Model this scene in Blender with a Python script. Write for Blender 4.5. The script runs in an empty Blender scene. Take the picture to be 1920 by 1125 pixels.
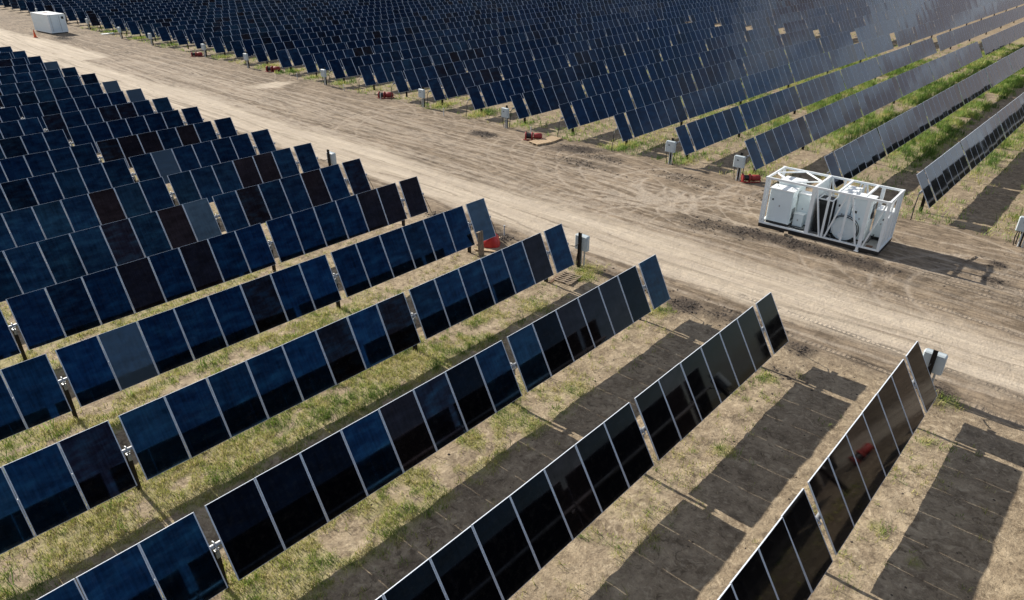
import bpy, math, random
import numpy as np
from mathutils import Vector, Matrix
random.seed(7); RNG=np.random.default_rng(11)
S=bpy.context.scene; COL=S.collection
# ------------------------------------------------------------------ site layout (metres)
PITCH=4.984; ZT=1.44; TILT=1.064; MH=1.964; MW=1.246; GAP=.245; GAP1=.215; OFF=.136
XB=18.637; YB=5.258; MWB=1.268
CAM=(-23.2289,-2.8707,14.0305); YAW,PIT,ROL,FPX=.8316958,.4868285,.0020567,1309.58
def camvec():
    d=np.array([math.sin(YAW)*math.cos(PIT),math.cos(YAW)*math.cos(PIT),-math.sin(PIT)])
    r=np.array([math.cos(YAW),-math.sin(YAW),0.]); u=np.cross(r,d); c,s=math.cos(ROL),math.sin(ROL)
    return c*r+s*u,-s*r+c*u,d
CR,CU,CD=camvec()
def inview(x,y,z,m=130):      # is the point inside (or near) the field of view: used only to leave out what can't be seen
    v=np.array([x,y,z])-np.array(CAM); w=v@CD
    if w<1: return False
    a=960+FPX*(v@CR)/w; b=562.5-FPX*(v@CU)/w
    return -m<a<1920+m and -m*.6<b<1125+m*1.6
# ------------------------------------------------------------------ helpers
class MB:
    def __init__(s): s.v=[];s.f=[];s.m=[];s.sm=[]
    def add(s,vs,fs,mi=0,sm=False):
        o=len(s.v); s.v+= [tuple(q) for q in vs]; s.f+=[tuple(i+o for i in f) for f in fs]; s.m+=[mi]*len(fs); s.sm+=[sm]*len(fs)
    def box(s,c,d,mi=0,R=None,top=None):
        hx,hy,hz=d[0]/2,d[1]/2,d[2]/2; vs=[]
        for z in(-1,1):
            k=top if (top and z>0) else 1
            for x,y in((-1,-1),(1,-1),(1,1),(-1,1)): vs.append(Vector((x*hx*k,y*hy*k,z*hz)))
        if R is not None: vs=[R@q for q in vs]
        s.add([q+Vector(c) for q in vs],[(3,2,1,0),(4,5,6,7),(0,1,5,4),(1,2,6,5),(2,3,7,6),(3,0,4,7)],mi)
    def b2(s,a,b,mi=0): s.box([(a[i]+b[i])/2 for i in range(3)],[abs(b[i]-a[i]) for i in range(3)],mi)
    def cbox(s,a,b,bv=.012,mi=0):   # box with chamfered vertical edges and top
        x0,y0,z0=a;x1,y1,z1=b
        def ring(i,z): return [(x0+i,y0+bv,z),(x0+bv,y0+i,z),(x1-bv,y0+i,z),(x1-i,y0+bv,z),(x1-i,y1-bv,z),(x1-bv,y1-i,z),(x0+bv,y1-i,z),(x0+i,y1-bv,z)]
        vs=ring(0,z0)+ring(0,z1-bv)+[(min(max(x,x0+bv),x1-bv),min(max(y,y0+bv),y1-bv),z1) for x,y,_ in ring(0,0)]
        fs=[tuple(range(7,-1,-1)),tuple(range(16,24))]
        for l in(0,8): fs+=[(l+i,l+(i+1)%8,l+8+(i+1)%8,l+8+i) for i in range(8)]
        s.add(vs,fs,mi)
    def tube(s,pts,r,n=8,mi=0,cap=True):
        P=[Vector(q) for q in pts]; rs=r if isinstance(r,(list,tuple)) else [r]*len(P); vs=[];up=None
        for i,q in enumerate(P):
            t=(P[min(i+1,len(P)-1)]-P[max(i-1,0)]).normalized()
            if up is None: up=Vector((0,0,1)) if abs(t.z)<.9 else Vector((1,0,0))
            a=t.cross(up); a=a.normalized() if a.length>1e-5 else Vector((1,0,0)); b=a.cross(t); up=b
            for k in range(n):
                th=2*math.pi*k/n; vs.append(q+(a*math.cos(th)+b*math.sin(th))*rs[i])
        fs=[(i*n+k,i*n+(k+1)%n,(i+1)*n+(k+1)%n,(i+1)*n+k) for i in range(len(P)-1) for k in range(n)]
        s.add(vs,fs,mi,True)
        if cap: s.add(vs[:n],[tuple(range(n-1,-1,-1))],mi); s.add(vs[-n:],[tuple(range(n))],mi)
    def bar(s,p,q,w,mi=0,h=None):   # square bar between points
        p,q=Vector(p),Vector(q); t=(q-p); L=t.length; R=t.to_track_quat('Z','Y').to_matrix()
        s.box((p+q)/2,(w,h or w,L),mi,R)
    def build(s,name,mats,parent=None,loc=None):
        me=bpy.data.meshes.new(name); me.from_pydata(s.v,[],s.f); 
        for m in (mats if isinstance(mats,(list,tuple)) else [mats]): me.materials.append(m)
        me.polygons.foreach_set('material_index',s.m); me.polygons.foreach_set('use_smooth',s.sm); me.update()
        o=bpy.data.objects.new(name,me); COL.objects.link(o)
        if parent: o.parent=parent
        if loc: o.location=loc
        return o
def tag(o,label=None,cat=None,group=None,kind=None):
    if label: o['label']=label
    if cat: o['category']=cat
    if group: o['group']=group
    if kind: o['kind']=kind
    return o
def empty(name,loc=(0,0,0),rz=0):
    o=bpy.data.objects.new(name,None); o.location=loc; o.rotation_euler=(0,0,rz); o.empty_display_size=.3; COL.objects.link(o); return o
def inst(name,me,parent,loc,rot=None,scale=None):
    o=bpy.data.objects.new(name,me); COL.objects.link(o); o.parent=parent; o.location=loc
    if rot: o.rotation_euler=rot
    if scale: o.scale=scale
    return o
def copy_tree(o,parent=None):
    c=o.copy(); COL.objects.link(c)
    if parent: c.parent=parent
    for ch in list(o.children): copy_tree(ch,c)
    return c
# ------------------------------------------------------------------ materials
class NT:
    def __init__(s,name):
        s.mat=bpy.data.materials.new(name); s.mat.use_nodes=True; s.t=s.mat.node_tree; s.n=s.t.nodes; s.b=s.n['Principled BSDF']
    def new(s,ty,**k):
        x=s.n.new(ty)
        for a,v in k.items():
            if a in x.inputs.keys(): x.inputs[a].default_value=v
            else: setattr(x,a,v)
        return x
    def l(s,a,b): s.t.links.new(a,b)
    def math(s,op,a,b=None,cl=False):
        x=s.new('ShaderNodeMath',operation=op,use_clamp=cl)
        for i,q in enumerate((a,b)):
            if q is None: continue
            if hasattr(q,'links'): s.l(q,x.inputs[i])
            else: x.inputs[i].default_value=q
        return x.outputs[0]
    def mix(s,f,a,b,bt='MIX'):
        x=s.new('ShaderNodeMix',data_type='RGBA',blend_type=bt)
        for i,q in ((0,f),(6,a),(7,b)):
            if hasattr(q,'links'): s.l(q,x.inputs[i])
            elif i==0: x.inputs[0].default_value=q
            else: x.inputs[i].default_value=(*q,1)
        return x.outputs[2]
    def noise(s,scale,detail=4,rough=.55,vec=None,sc3=None,dist=0):
        if sc3 is not None:
            mp=s.new('ShaderNodeMapping'); s.l(vec,mp.inputs[0]); mp.inputs['Scale'].default_value=sc3; vec=mp.outputs[0]
        x=s.new('ShaderNodeTexNoise'); x.inputs['Scale'].default_value=scale; x.inputs['Detail'].default_value=detail; x.inputs['Roughness'].default_value=rough; x.inputs['Distortion'].default_value=dist
        if vec is not None: s.l(vec,x.inputs['Vector'])
        return x.outputs[0]
    def ramp(s,f,a,b,lo=0,hi=1):
        x=s.new('ShaderNodeMapRange'); s.l(f,x.inputs[0]); x.inputs[1].default_value=a; x.inputs[2].default_value=b; x.inputs[3].default_value=lo; x.inputs[4].default_value=hi; return x.outputs[0]
def pbr(name,col,rough=.5,metal=0,var=.12,nscale=6,bump=0,dirt=None):
    t=NT(name); tc=t.new('ShaderNodeTexCoord').outputs['Object']
    n=t.noise(nscale,5,.6,tc); f=t.ramp(n,.3,.7)
    c2=[q*(1-var*2) for q in col] if dirt is None else dirt
    t.l(t.mix(t.math('MULTIPLY',f,1 if dirt is None else .5),col,c2),t.b.inputs['Base Color'])
    t.l(t.ramp(n,.3,.7,max(0,rough-.08),min(1,rough+.1)),t.b.inputs['Roughness']); t.b.inputs['Metallic'].default_value=metal
    if bump:
        bp=t.new('ShaderNodeBump'); bp.inputs['Distance'].default_value=bump; t.l(t.noise(nscale*6,3,.6,tc),bp.inputs['Height']); t.l(bp.outputs[0],t.b.inputs['Normal'])
    return t.mat
def glass_mat(name='thin_film_glass',fixed=None):
    t=NT(name); oi=t.new('ShaderNodeObjectInfo').outputs['Random']; tc=t.new('ShaderNodeTexCoord').outputs['Object']
    # anti-reflective film: almost black body, the coating tints what it mirrors
    cols=[(0,(.08,.26,.62)),(.16,(.06,.20,.48)),(.30,(.075,.23,.55)),(.44,(.085,.29,.70)),(.56,(.065,.20,.44)),(.68,(.08,.26,.60)),(.78,(.15,.15,.26)),(.83,(.07,.15,.30)),(.89,(.15,.125,.17)),(.93,(.12,.36,.70))]
    if fixed: cols=[(0,fixed[0]),(.5,fixed[0])]
    cr=t.new('ShaderNodeValToRGB'); t.l(oi,cr.inputs[0]); e=cr.color_ramp; e.interpolation='CONSTANT'
    e.elements[0].position=0; e.elements[0].color=(*cols[0][1],1); e.elements[1].position=cols[1][0]; e.elements[1].color=(*cols[1][1],1)
    for p,c in cols[2:]:
        q=e.elements.new(p); q.color=(*c,1)
    ofs=t.new('ShaderNodeVectorMath',operation='ADD'); t.l(tc,ofs.inputs[0])
    cmb=t.new('ShaderNodeCombineXYZ'); t.l(t.math('MULTIPLY',oi,37.),cmb.inputs[0]); t.l(t.math('MULTIPLY',oi,91.),cmb.inputs[1]); t.l(cmb.outputs[0],ofs.inputs[1])
    n=t.noise(1.0,4,.6,ofs.outputs[0],(1.3,3.2,1))
    n2=t.noise(1.,3,.6,ofs.outputs[0],(14,.9,1))
    f=t.math('ADD',t.ramp(n,.3,.72,.75,1.95),t.ramp(n2,.35,.65,-.28,.28))
    hue=t.mix(t.ramp(n,.45,.70,0,.45),cr.outputs[0],(.12,.46,.72) if not fixed else fixed[0])
    vm=t.new('ShaderNodeVectorMath',operation='SCALE'); t.l(hue,vm.inputs[0]); t.l(f,vm.inputs['Scale'])
    t.l(vm.outputs[0],t.b.inputs['Specular Tint'])
    vb=t.new('ShaderNodeVectorMath',operation='SCALE')
    if fixed: vb.inputs[0].default_value=fixed[1]; vb.inputs['Scale'].default_value=1
    else: t.l(vm.outputs[0],vb.inputs[0]); vb.inputs['Scale'].default_value=.011
    sx_=t.new('ShaderNodeSeparateXYZ'); t.l(tc,sx_.inputs[0]); dn=t.noise(5,5,.7,ofs.outputs[0])
    edge=t.math('MULTIPLY',t.ramp(sx_.outputs[1],-.86,-.975,0,1),t.ramp(dn,.35,.7,.1,1)); film=t.math('MULTIPLY',t.ramp(dn,.5,.8,0,1),.10)
    dirt=t.mix(t.math('ADD',t.math('MULTIPLY',edge,.35),film,True),(0,0,0),(.10,.085,.065)); vadd=t.new('ShaderNodeVectorMath',operation='ADD'); t.l(vb.outputs[0],vadd.inputs[0]); t.l(dirt,vadd.inputs[1])
    t.l(vadd.outputs[0],t.b.inputs['Base Color']); t.b.inputs['IOR'].default_value=1.6 if not (fixed and fixed[0][0]<.06) else 1.4
    dust=t.noise(3.,5,.65,ofs.outputs[0]); t.l(t.ramp(dust,.35,.75,.03,.09),t.b.inputs['Roughness'])
    bp=t.new('ShaderNodeBump'); bp.inputs['Distance'].default_value=.004; bp.inputs['Strength'].default_value=.2; t.l(t.noise(.9,1,.4,ofs.outputs[0]),bp.inputs['Height']); t.l(bp.outputs[0],t.b.inputs['Normal'])
    return t.mat
M={}
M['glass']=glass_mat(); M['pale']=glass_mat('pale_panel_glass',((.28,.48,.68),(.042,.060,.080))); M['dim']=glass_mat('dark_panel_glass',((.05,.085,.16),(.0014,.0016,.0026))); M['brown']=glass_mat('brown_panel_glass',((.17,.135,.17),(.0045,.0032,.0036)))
M['frame']=pbr('module_frame',(.62,.66,.72),.45,.15,.08,9)
M['back']=pbr('module_back',(.012,.013,.016),.45,0,.1,4)
M['galv']=pbr('galvanised_steel',(.45,.46,.47),.48,.6,.12,14)
M['post']=pbr('weathered_pile',(.026,.020,.016),.7,.2,.2,8,.003)
M['cable']=pbr('black_cable',(.012,.012,.013),.5)
M['boxg']=pbr('grey_enclosure_paint',(.50,.56,.58),.45,0,.05,5,dirt=(.44,.48,.48))
M['white']=pbr('white_frame_paint',(.86,.88,.88),.42,0,.05,3,dirt=(.70,.71,.68))
M['cab']=pbr('white_cabinet_paint',(.76,.83,.85),.4,0,.04,2,dirt=(.66,.73,.74))
M['dark']=pbr('charcoal_paint',(.035,.037,.04),.55,.1,.15,5)
M['black']=pbr('black_steel',(.012,.012,.013),.55,.1)
M['floorp']=pbr('skid_floor',(.36,.36,.34),.6,0,.15,4,dirt=(.25,.21,.17))
M['rust']=pbr('rust_brown_plate',(.16,.075,.04),.7,0,.2,8)
M['pvc']=pbr('pale_conduit',(.55,.57,.57),.5)
M['red']=pbr('red_plastic',(.34,.030,.026),.6,0,.2,5,dirt=(.20,.03,.026))
M['tarp']=pbr('red_tarp',(.62,.035,.03),.5,0,.15,5)
M['orange']=pbr('safety_orange',(.85,.13,.03),.5)
M['wood']=pbr('raw_pallet_wood',(.50,.36,.21),.75,0,.15,9,.002,dirt=(.34,.25,.16))
M['woodg']=pbr('weathered_pallet_wood',(.30,.23,.16),.8,0,.2,9,.002)
M['sheet']=pbr('white_sheet',(.75,.75,.72),.6)
M['clod']=pbr('dark_clods',(.10,.078,.06),.95,0,.3,5,.01)
# ------------------------------------------------------------------ ground: one sheet, fine near the camera
def axis(segs):
    out=[]
    for a,b,st in segs: out+=list(np.arange(a,b,st))
    return np.array(out+[segs[-1][1]])
def vnoise(X,Y,scale,seed,octv=4,sx=1,sy=1):
    r=np.random.default_rng(seed); G=r.random((256,256)); out=0; amp=1;tot=0
    x=X*scale*sx+1000.3; y=Y*scale*sy+1000.7
    for _ in range(octv):
        xi=np.floor(x).astype(int); yi=np.floor(y).astype(int); fx=x-xi; fy=y-yi; fx=fx*fx*(3-2*fx); fy=fy*fy*(3-2*fy)
        g=lambda a,b: G[a%256,b%256]
        v=(g(xi,yi)*(1-fx)+g(xi+1,yi)*fx)*(1-fy)+(g(xi,yi+1)*(1-fx)+g(xi+1,yi+1)*fx)*fy
        out=out+v*amp; tot+=amp; amp*=.5; x=x*2.03+17.1; y=y*2.03+5.7
    return out/tot
def sstep(a,b,x): t=np.clip((x-a)/(b-a),0,1); return t*t*(3-2*t)
# tyre tracks rasterised once over the roadside strip (positions in metres)
RX0,RY0,RES=-3.,-14.,.08; RNX,RNY=int(25/RES),int(160/RES)
TR=np.zeros((RNX,RNY),np.float32); TD=np.zeros((RNX,RNY),np.float32); TPH=np.zeros((RNX,RNY),np.float32)
def stamp(path,w,val,tread=0):
    path=np.array(path); seg=np.diff(path,axis=0); L=np.hypot(*seg.T); d=0
    for p,sg,l in zip(path[:-1],seg,L):
        n=max(1,int(l/.06))
        for i in range(n):
            q=p+sg*i/n; ix,iy=(q[0]-RX0)/RES,(q[1]-RY0)/RES; R=int(w/RES)+2
            a0,a1=max(0,int(ix)-R),min(RNX,int(ix)+R+1); b0,b1=max(0,int(iy)-R),min(RNY,int(iy)+R+1)
            if a0>=a1 or b0>=b1: continue
            gx,gy=np.meshgrid(np.arange(a0,a1),np.arange(b0,b1),indexing='ij'); rr=np.hypot(gx-ix,gy-iy)*RES
            k=np.clip(1.6-rr/w*1.6,0,1)
            sub=TR[a0:a1,b0:b1]; m=k>np.abs(sub)/max(abs(val),1e-6); sub[m]=(k*val)[m]
            if tread:
                s2=TD[a0:a1,b0:b1]; ds=d+l*i/n+((gx-ix)*sg[0]+(gy-iy)*sg[1])*RES/max(l,1e-6)
                m2=(k>.25)&(k*tread>s2); s2[m2]=(k*tread)[m2]; TPH[a0:a1,b0:b1][m2]=ds[m2]
        d+=l
def vehicle(path,gauge,w,val,tread=0):
    path=np.array(path,float); t=np.gradient(path,axis=0); t/=np.hypot(*t.T)[:,None]; nrm=np.stack([-t[:,1],t[:,0]],1)
    for s_ in(-1,1): stamp(path+nrm*gauge/2*s_,w,val,tread)
rt=random.Random(5)
for i in range(70):                                     # long passes along the road and its dirt shoulder
    x0=rt.uniform(3.5,15.5) if i<60 else rt.uniform(3,8); ph=rt.uniform(0,6); A=rt.uniform(.2,.9); wl=rt.uniform(25,60); dr=rt.uniform(-.02,.02)
    y0=rt.uniform(-14,60); y1=y0+rt.uniform(35,90)
    ys=np.arange(y0,y1,.8); vehicle([(x0+A*math.sin(y/wl*6.28+ph)+dr*(y-y0),y) for y in ys],rt.choice([1.5,1.7,1.9]),rt.uniform(.08,.22),rt.choice([.7,.9,.6,.4,-.5,-.7]))
for i in range(46):                                     # turns between the rows and the road
    cx,cy=rt.uniform(9,17),rt.uniform(0,95) if i>16 else rt.uniform(9,30); R=rt.uniform(3,11); a0=rt.uniform(0,6.28); a1=a0+rt.uniform(.8,2.2)
    vehicle([(cx+R*math.cos(a),cy+R*1.3*math.sin(a)) for a in np.linspace(a0,a1,26)],1.6,rt.uniform(.06,.14),rt.choice([.8,.6,.5,.4]))
for (xa,ya,xb,yb_,bend) in [(9.6,-3.5,10.6,3.5,.3),(11.6,-4,11.9,2.6,-.2),(8.0,-4,8.9,5,.4),(13.2,-4,12.6,1.8,.1),(1.9,-4,2.6,8,.1),(9.0,-4.5,14.5,1.5,.8)]:
    vehicle([(xa+(xb-xa)*t+bend*math.sin(t*3.14),ya+(yb_-ya)*t) for t in np.linspace(0,1,16)],1.7,.21,.4,.8)
for i in range(16):
    cx,cy=rt.uniform(9,16),rt.uniform(11,24) if i<9 else rt.uniform(-5,3); R_=rt.uniform(2,6); a0=rt.uniform(0,6.28); a1=a0+rt.uniform(.8,2.0)
    vehicle([(cx+R_*math.cos(a),cy+R_*1.2*math.sin(a)) for a in np.linspace(a0,a1,24)],1.5,rt.uniform(.08,.16),rt.choice([1,.9,.7,.5]))
for i in range(30):                                     # churned fan of light scrapes left of the skid
    a=rt.uniform(-.6,2.4); R_=rt.uniform(1.6,4.2); bx_,by_=10.9+rt.uniform(-.8,.8),16.3+rt.uniform(-1.8,1.8); cv=rt.uniform(-.5,.5)
    stamp([(bx_+R_*t_*math.cos(a+cv*t_),by_+1.6*R_*t_*math.sin(a+cv*t_)) for t_ in np.linspace(.12,1,12)],rt.uniform(.12,.3),1.)
def samp(A,X,Y):
    ix=np.clip((X-RX0)/RES,0,RNX-2); iy=np.clip((Y-RY0)/RES,0,RNY-2); a=ix.astype(int); b=iy.astype(int); fx=ix-a; fy=iy-b
    v=(A[a,b]*(1-fx)+A[a+1,b]*fx)*(1-fy)+(A[a,b+1]*(1-fx)+A[a+1,b+1]*fx)*fy
    ok=(X>RX0)&(X<RX0+RNX*RES-.2)&(Y>RY0)&(Y<RY0+RNY*RES-.2); return np.where(ok,v,0)
def near_row(Y,blk):
    yy=(Y-(YB if blk else 0)); k=np.round(yy/PITCH+.18); return k,yy-k*PITCH      # rows own the strip from -2.9 to +2.0
def grass_density(X,Y):
    n=vnoise(X,Y,.45,3,4); n2=vnoise(X,Y,1.7,9,3)
    kA,dA=near_row(Y,0); kB,dB=near_row(Y,1)
    side=np.select([kA<=-1,kA==0,kA==1,kA==2,kA==3,kA==4],[.05,.04,.13,.62,.95,.72],.75)
    xl=np.select([kA<=1,kA==2,kA==3,kA==4],[-8.,-7.,-4.5,-7.],-7.)
    grow=sstep(2.,-5.,X-xl)
    band=sstep(-2.1,-1.45,dA)*sstep(1.3,.7,dA)*.93+.07
    a=side*grow*band+.14*sstep(-.3,-2,X)*band
    a=a*(.10+.90*sstep(.42,.54,n*.35+n2*.65+.05*side))*1.35
    a=np.where(X<.3,a,0)
    rich=np.select([kB<=0,kB==1,kB==2,kB==3,kB==4,kB==5],[.6,.85,.75,.8,.9,.7],.45)
    bandB=sstep(-2.7,-1.7,dB)*sstep(2.2,1.2,dB)
    b=rich*(.25+.75*sstep(24,38,X))*bandB*sstep(.42,.58,n*.55+n2*.45+.06)*1.2
    b=np.where(X>18.2,b,0); b=b*np.where((X>77)&(kB>2),.15,1)
    for k,st in CLUMPS.items():
        yc=YB+k*PITCH; e=np.exp(-(((X-19.9)/1.5)**2+((Y-yc+.1)/.75)**2)); b=np.maximum(b,st*e*1.3*sstep(.2,.5,n2))
    for xc,yc,rx,ry in [(52,YB+PITCH*1.6,12,1.1),(66,YB+PITCH*1.6,9,1.2),(44,YB+PITCH*1.55,5,.9),(80.5,YB+PITCH*1.7,3,1.6),(34,YB+PITCH*.6,7,.8)]:
        e=np.exp(-(((X-xc)/rx)**2+((Y-yc)/ry)**2)); b=np.maximum(b,e*1.2*sstep(.3,.55,n))
    for xc,yc,r in [(1.0,14.4,.6),(.3,14.0,.5),(-.3,9.8,.5),(-1.9,-5.2+4.4,.25),(.9,-.7,.4),(-6.6,-.9,.22),(-7.2,-2.0,.2),(-6.5,3.6,.35),(-7,8.9,.5),(-3.5,13.8,.6),(-8.6,14.0,.9),(-1.9,4.3,.35)]:
        e=np.exp(-(((X-xc)**2+(Y-yc)**2)/r**2)); a=np.maximum(a,e*1.1)
    return np.clip(a+b,0,1)
CLUMPS={2:.5,3:.55,4:1.,5:.35,6:.4,7:1.,8:.95,9:.3,10:.35,11:.6,12:.5,13:.8,14:.9,16:.6,19:.5,21:.9,23:.7}
gx=axis([(-1400,-200,150),(-200,-60,14),(-60,-28,2),(-28,21,.11),(21,60,.4),(60,260,2.5),(260,1600,150)])
gy=axis([(-1400,-200,150),(-200,-30,12),(-30,-9,1),(-9,34,.11),(34,80,.22),(80,150,.6),(150,300,4),(300,1700,150)])
X,Y=np.meshgrid(gx,gy,indexing='ij')
nA=vnoise(X,Y,.35,1,5); nB=vnoise(X,Y,2.2,2,4); nC=vnoise(X,Y,.9,21,4)
wob=(vnoise(X,Y,.08,5,3)-.5)*2.2
road=sstep(2.0,3.6,X+wob*.6)*(.25*sstep(10.5,7.5,X+wob*1.6)+.75*sstep(8.0,5.4,X+wob))
road=np.where(Y>95,sstep(1.2,3.2,X+wob)*sstep(11.5,8.5,X+wob),road)
road=np.maximum(road,np.clip(1.4-np.sqrt(((X-14.3)/2.6)**2+((Y-64.6)/1.6)**2)-1.2*(nC-.5),0,1)*.9)
trk=samp(TR,X,Y); trd=samp(TD,X,Y); tph=samp(TPH,X,Y)
gd=grass_density(X,Y)
strip=sstep(1.6,.4,X)+sstep(18.2,19.5,X)
dark=np.zeros_like(X)
def blob(xc,yc,rx,ry,s,rot=0):
    c,sn=math.cos(rot),math.sin(rot); a=(X-xc)*c+(Y-yc)*sn; b=-(X-xc)*sn+(Y-yc)*c
    return np.clip(1.35-np.sqrt((a/rx)**2+(b/ry)**2)-(.9*(nC-.5)),0,1)*s
BL=[(10.5,8.0,.75,4.6,1.0,.02),(16.2,11.8,1.8,2.0,.45,0),(9.8,13.2,1.3,1.6,.5,0),(17.0,-1.2,1.6,1.3,.4,0),(12.6,.2,.5,.7,.7,0),(16.0,18,1.2,3,.35,0),(1.2,7,.9,2.2,.5,0),(1.3,12,.8,2,.5,0),(1.3,22,.8,2.5,.45,0),(10.1,11.5,.9,1.4,.6,0),(15.2,35.2,.9,1.6,.9,.3),(.9,9.2,.8,.9,.8,0),(.9,20.1,.9,.9,.9,0),(.8,4.3,.6,.6,.6,0),(1.1,-.3,.9,.8,.75,0),(14.7,.4,.5,.5,.8,0),(16.8,27.2,1.0,2.4,.7,.5),(-1.2,3.9,.5,1.,.4,0),(.9,24.9,.7,.7,.6,0),(17.2,6.4,.5,.8,.5,0),(12.3,118,1.2,3,.6,0),(14.2,25,1,3,.4,.2),(16.3,24.4,.8,2,.5,.3)]
for q in BL: dark=np.maximum(dark,blob(q[0],q[1],q[2],q[3],q[4],q[5]))
nD=vnoise(X,Y,4.2,77,2)
H=(nA-.5)*.10*(1-.6*road)+(nB-.5)*.045*(1-.5*road)+(nD-.5)*.025*(1-.6*road)+(nC-.5)*.06*(1-road)+trk*-.028+trd*-.012+dark*(.03+(nB-.3)*.16)
fade=sstep(400,120,np.hypot(X,Y)); H=H*fade
def zg(x,y):
    i=np.clip(np.searchsorted(gx,x)-1,0,len(gx)-2); j=np.clip(np.searchsorted(gy,y)-1,0,len(gy)-2)
    fx=(x-gx[i])/(gx[i+1]-gx[i]); fy=(y-gy[j])/(gy[j+1]-gy[j])
    return (H[i,j]*(1-fx)+H[i+1,j]*fx)*(1-fy)+(H[i,j+1]*(1-fx)+H[i+1,j+1]*fx)*fy
nx,ny=len(gx),len(gy)
co=np.stack([X,Y,H],-1).reshape(-1,3).astype(np.float32)
idx=np.arange(nx*ny).reshape(nx,ny); q=np.stack([idx[:-1,:-1],idx[1:,:-1],idx[1:,1:],idx[:-1,1:]],-1).reshape(-1,4)
me=bpy.data.meshes.new('ground'); me.vertices.add(len(co)); me.vertices.foreach_set('co',co.ravel())
me.loops.add(q.size); me.loops.foreach_set('vertex_index',q.ravel().astype(np.int32)); me.polygons.add(len(q))
me.polygons.foreach_set('loop_start',np.arange(0,q.size,4,dtype=np.int32)); me.polygons.foreach_set('use_smooth',np.ones(len(q),bool)); me.update(); me.validate()
for nm,a in dict(road=road,track=trk*.5+.5,grass=gd,soil=dark,strip=np.clip(strip,0,1),tread=trd,phase=tph).items():
    at=me.attributes.new(nm,'FLOAT','POINT'); at.data.foreach_set('value',a.ravel().astype(np.float32))
def ground_mat():
    t=NT('site_dirt'); P=t.new('ShaderNodeNewGeometry').outputs['Position']
    at=lambda n: t.new('ShaderNodeAttribute',attribute_name=n).outputs['Fac']
    road,track,grass,soil,strip,tread,phase=[at(n) for n in('road','track','grass','soil','strip','tread','phase')]
    tread=t.math('MULTIPLY',tread,t.ramp(t.math('SINE',t.math('MULTIPLY',phase,6.2832/.19)),-.4,.5))
    tread=t.math('MULTIPLY',tread,t.ramp(t.noise(1.1,3,.6,P),.36,.5))
    big=t.noise(.22,6,.6,P); mid=t.noise(1.6,7,.65,P); fine=t.noise(9,6,.7,P); grit=t.noise(38,4,.75,P); long=t.noise(1,5,.6,P,(1.5,.09,1)); long2=t.noise(1,6,.62,P,(6,.35,1),.3)
    # dry brown dirt of the shoulder
    d=t.mix(t.ramp(big,.36,.64),(.112,.084,.057),(.215,.163,.112))
    d=t.mix(t.math('MULTIPLY',t.ramp(t.noise(1,6,.6,P,(3.2,.5,1),1.6),.46,.62),.75),d,(.35,.272,.188))
    d=t.mix(t.ramp(mid,.48,.68,0,.55),d,(.30,.24,.175)); d=t.mix(t.math('MULTIPLY',t.ramp(long2,.42,.28),.4),d,(.10,.078,.058))
    d=t.mix(t.math('MULTIPLY',t.ramp(mid,.44,.3),.6),d,(.085,.064,.048))
    # paler straw-littered soil between the rows
    s=t.mix(t.ramp(mid,.34,.62),(.20,.152,.100),(.46,.365,.245))
    s=t.mix(t.ramp(big,.35,.65,0,.45),s,(.23,.175,.12))
    lit=t.noise(1,5,.8,P,(10,4,1),1.2); near=t.new('ShaderNodeSeparateXYZ'); t.l(P,near.inputs[0]); s=t.mix(t.math('MULTIPLY',t.ramp(near.outputs[0],-5,1.5,0,.55),t.ramp(big,.35,.6,.5,1)),s,(.215,.165,.112))
    s=t.mix(t.ramp(lit,.53,.66,0,.5),s,(.62,.51,.35)); pat=t.noise(2.6,5,.62,P,None,1.5); s=t.mix(t.ramp(pat,.44,.34,0,.7),s,(.11,.083,.056)); s=t.mix(t.ramp(pat,.55,.66,0,.55),s,(.60,.49,.34)); s=t.mix(t.ramp(fine,.45,.33,0,.35),s,(.11,.083,.056)); s=t.mix(t.ramp(t.noise(.6,6,.7,P),.44,.36,0,.55),s,(.15,.115,.08)); s=t.mix(t.ramp(fine,.56,.68,0,.35),s,(.60,.49,.34))
    c=t.mix(strip,d,s)
    # compacted pale road with gravel crown and wheel lines
    r=t.mix(t.ramp(long,.35,.65),(.37,.30,.222),(.56,.47,.355))
    r=t.mix(t.ramp(long2,.5,.72,0,.6),r,(.65,.56,.44)); r=t.mix(t.ramp(long2,.46,.3,0,.5),r,(.30,.245,.185))
    r=t.mix(t.ramp(grit,.55,.72,0,.55),r,(.66,.60,.50)); r=t.mix(t.ramp(grit,.42,.28,0,.45),r,(.27,.22,.165))
    rm=t.math('ADD',road,t.math('MULTIPLY',t.math('SUBTRACT',t.noise(1,5,.6,P,(1.2,.25,1)),.5),.9)); rm=t.ramp(rm,.25,.75)
    rm=t.math('MULTIPLY',rm,t.ramp(road,.02,.2))
    c=t.mix(rm,c,r)
    trp=t.math('MULTIPLY',t.ramp(track,.52,.95),t.math('MULTIPLY',t.ramp(fine,.3,.6,.25,1),t.ramp(t.noise(.7,3,.6,P),.30,.50,.25,1))); c=t.mix(t.math('MULTIPLY',trp,.9),c,(.46,.385,.30))
    c=t.mix(t.math('MULTIPLY',t.ramp(track,.45,.1),.5),c,(.10,.075,.055))
    c=t.mix(t.math('MULTIPLY',tread,.34),c,(.15,.118,.09))
    sm=t.ramp(t.math('MULTIPLY',soil,t.ramp(fine,.3,.6,.5,1.4)),.15,.75,0,.92); c=t.mix(sm,c,(.055,.043,.035))
    gcol=t.mix(t.ramp(t.noise(3.5,5,.7,P),.35,.65),(.20,.23,.07),(.42,.37,.17)); gcol=t.mix(t.ramp(fine,.5,.7,0,.7),gcol,(.50,.43,.25))
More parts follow.
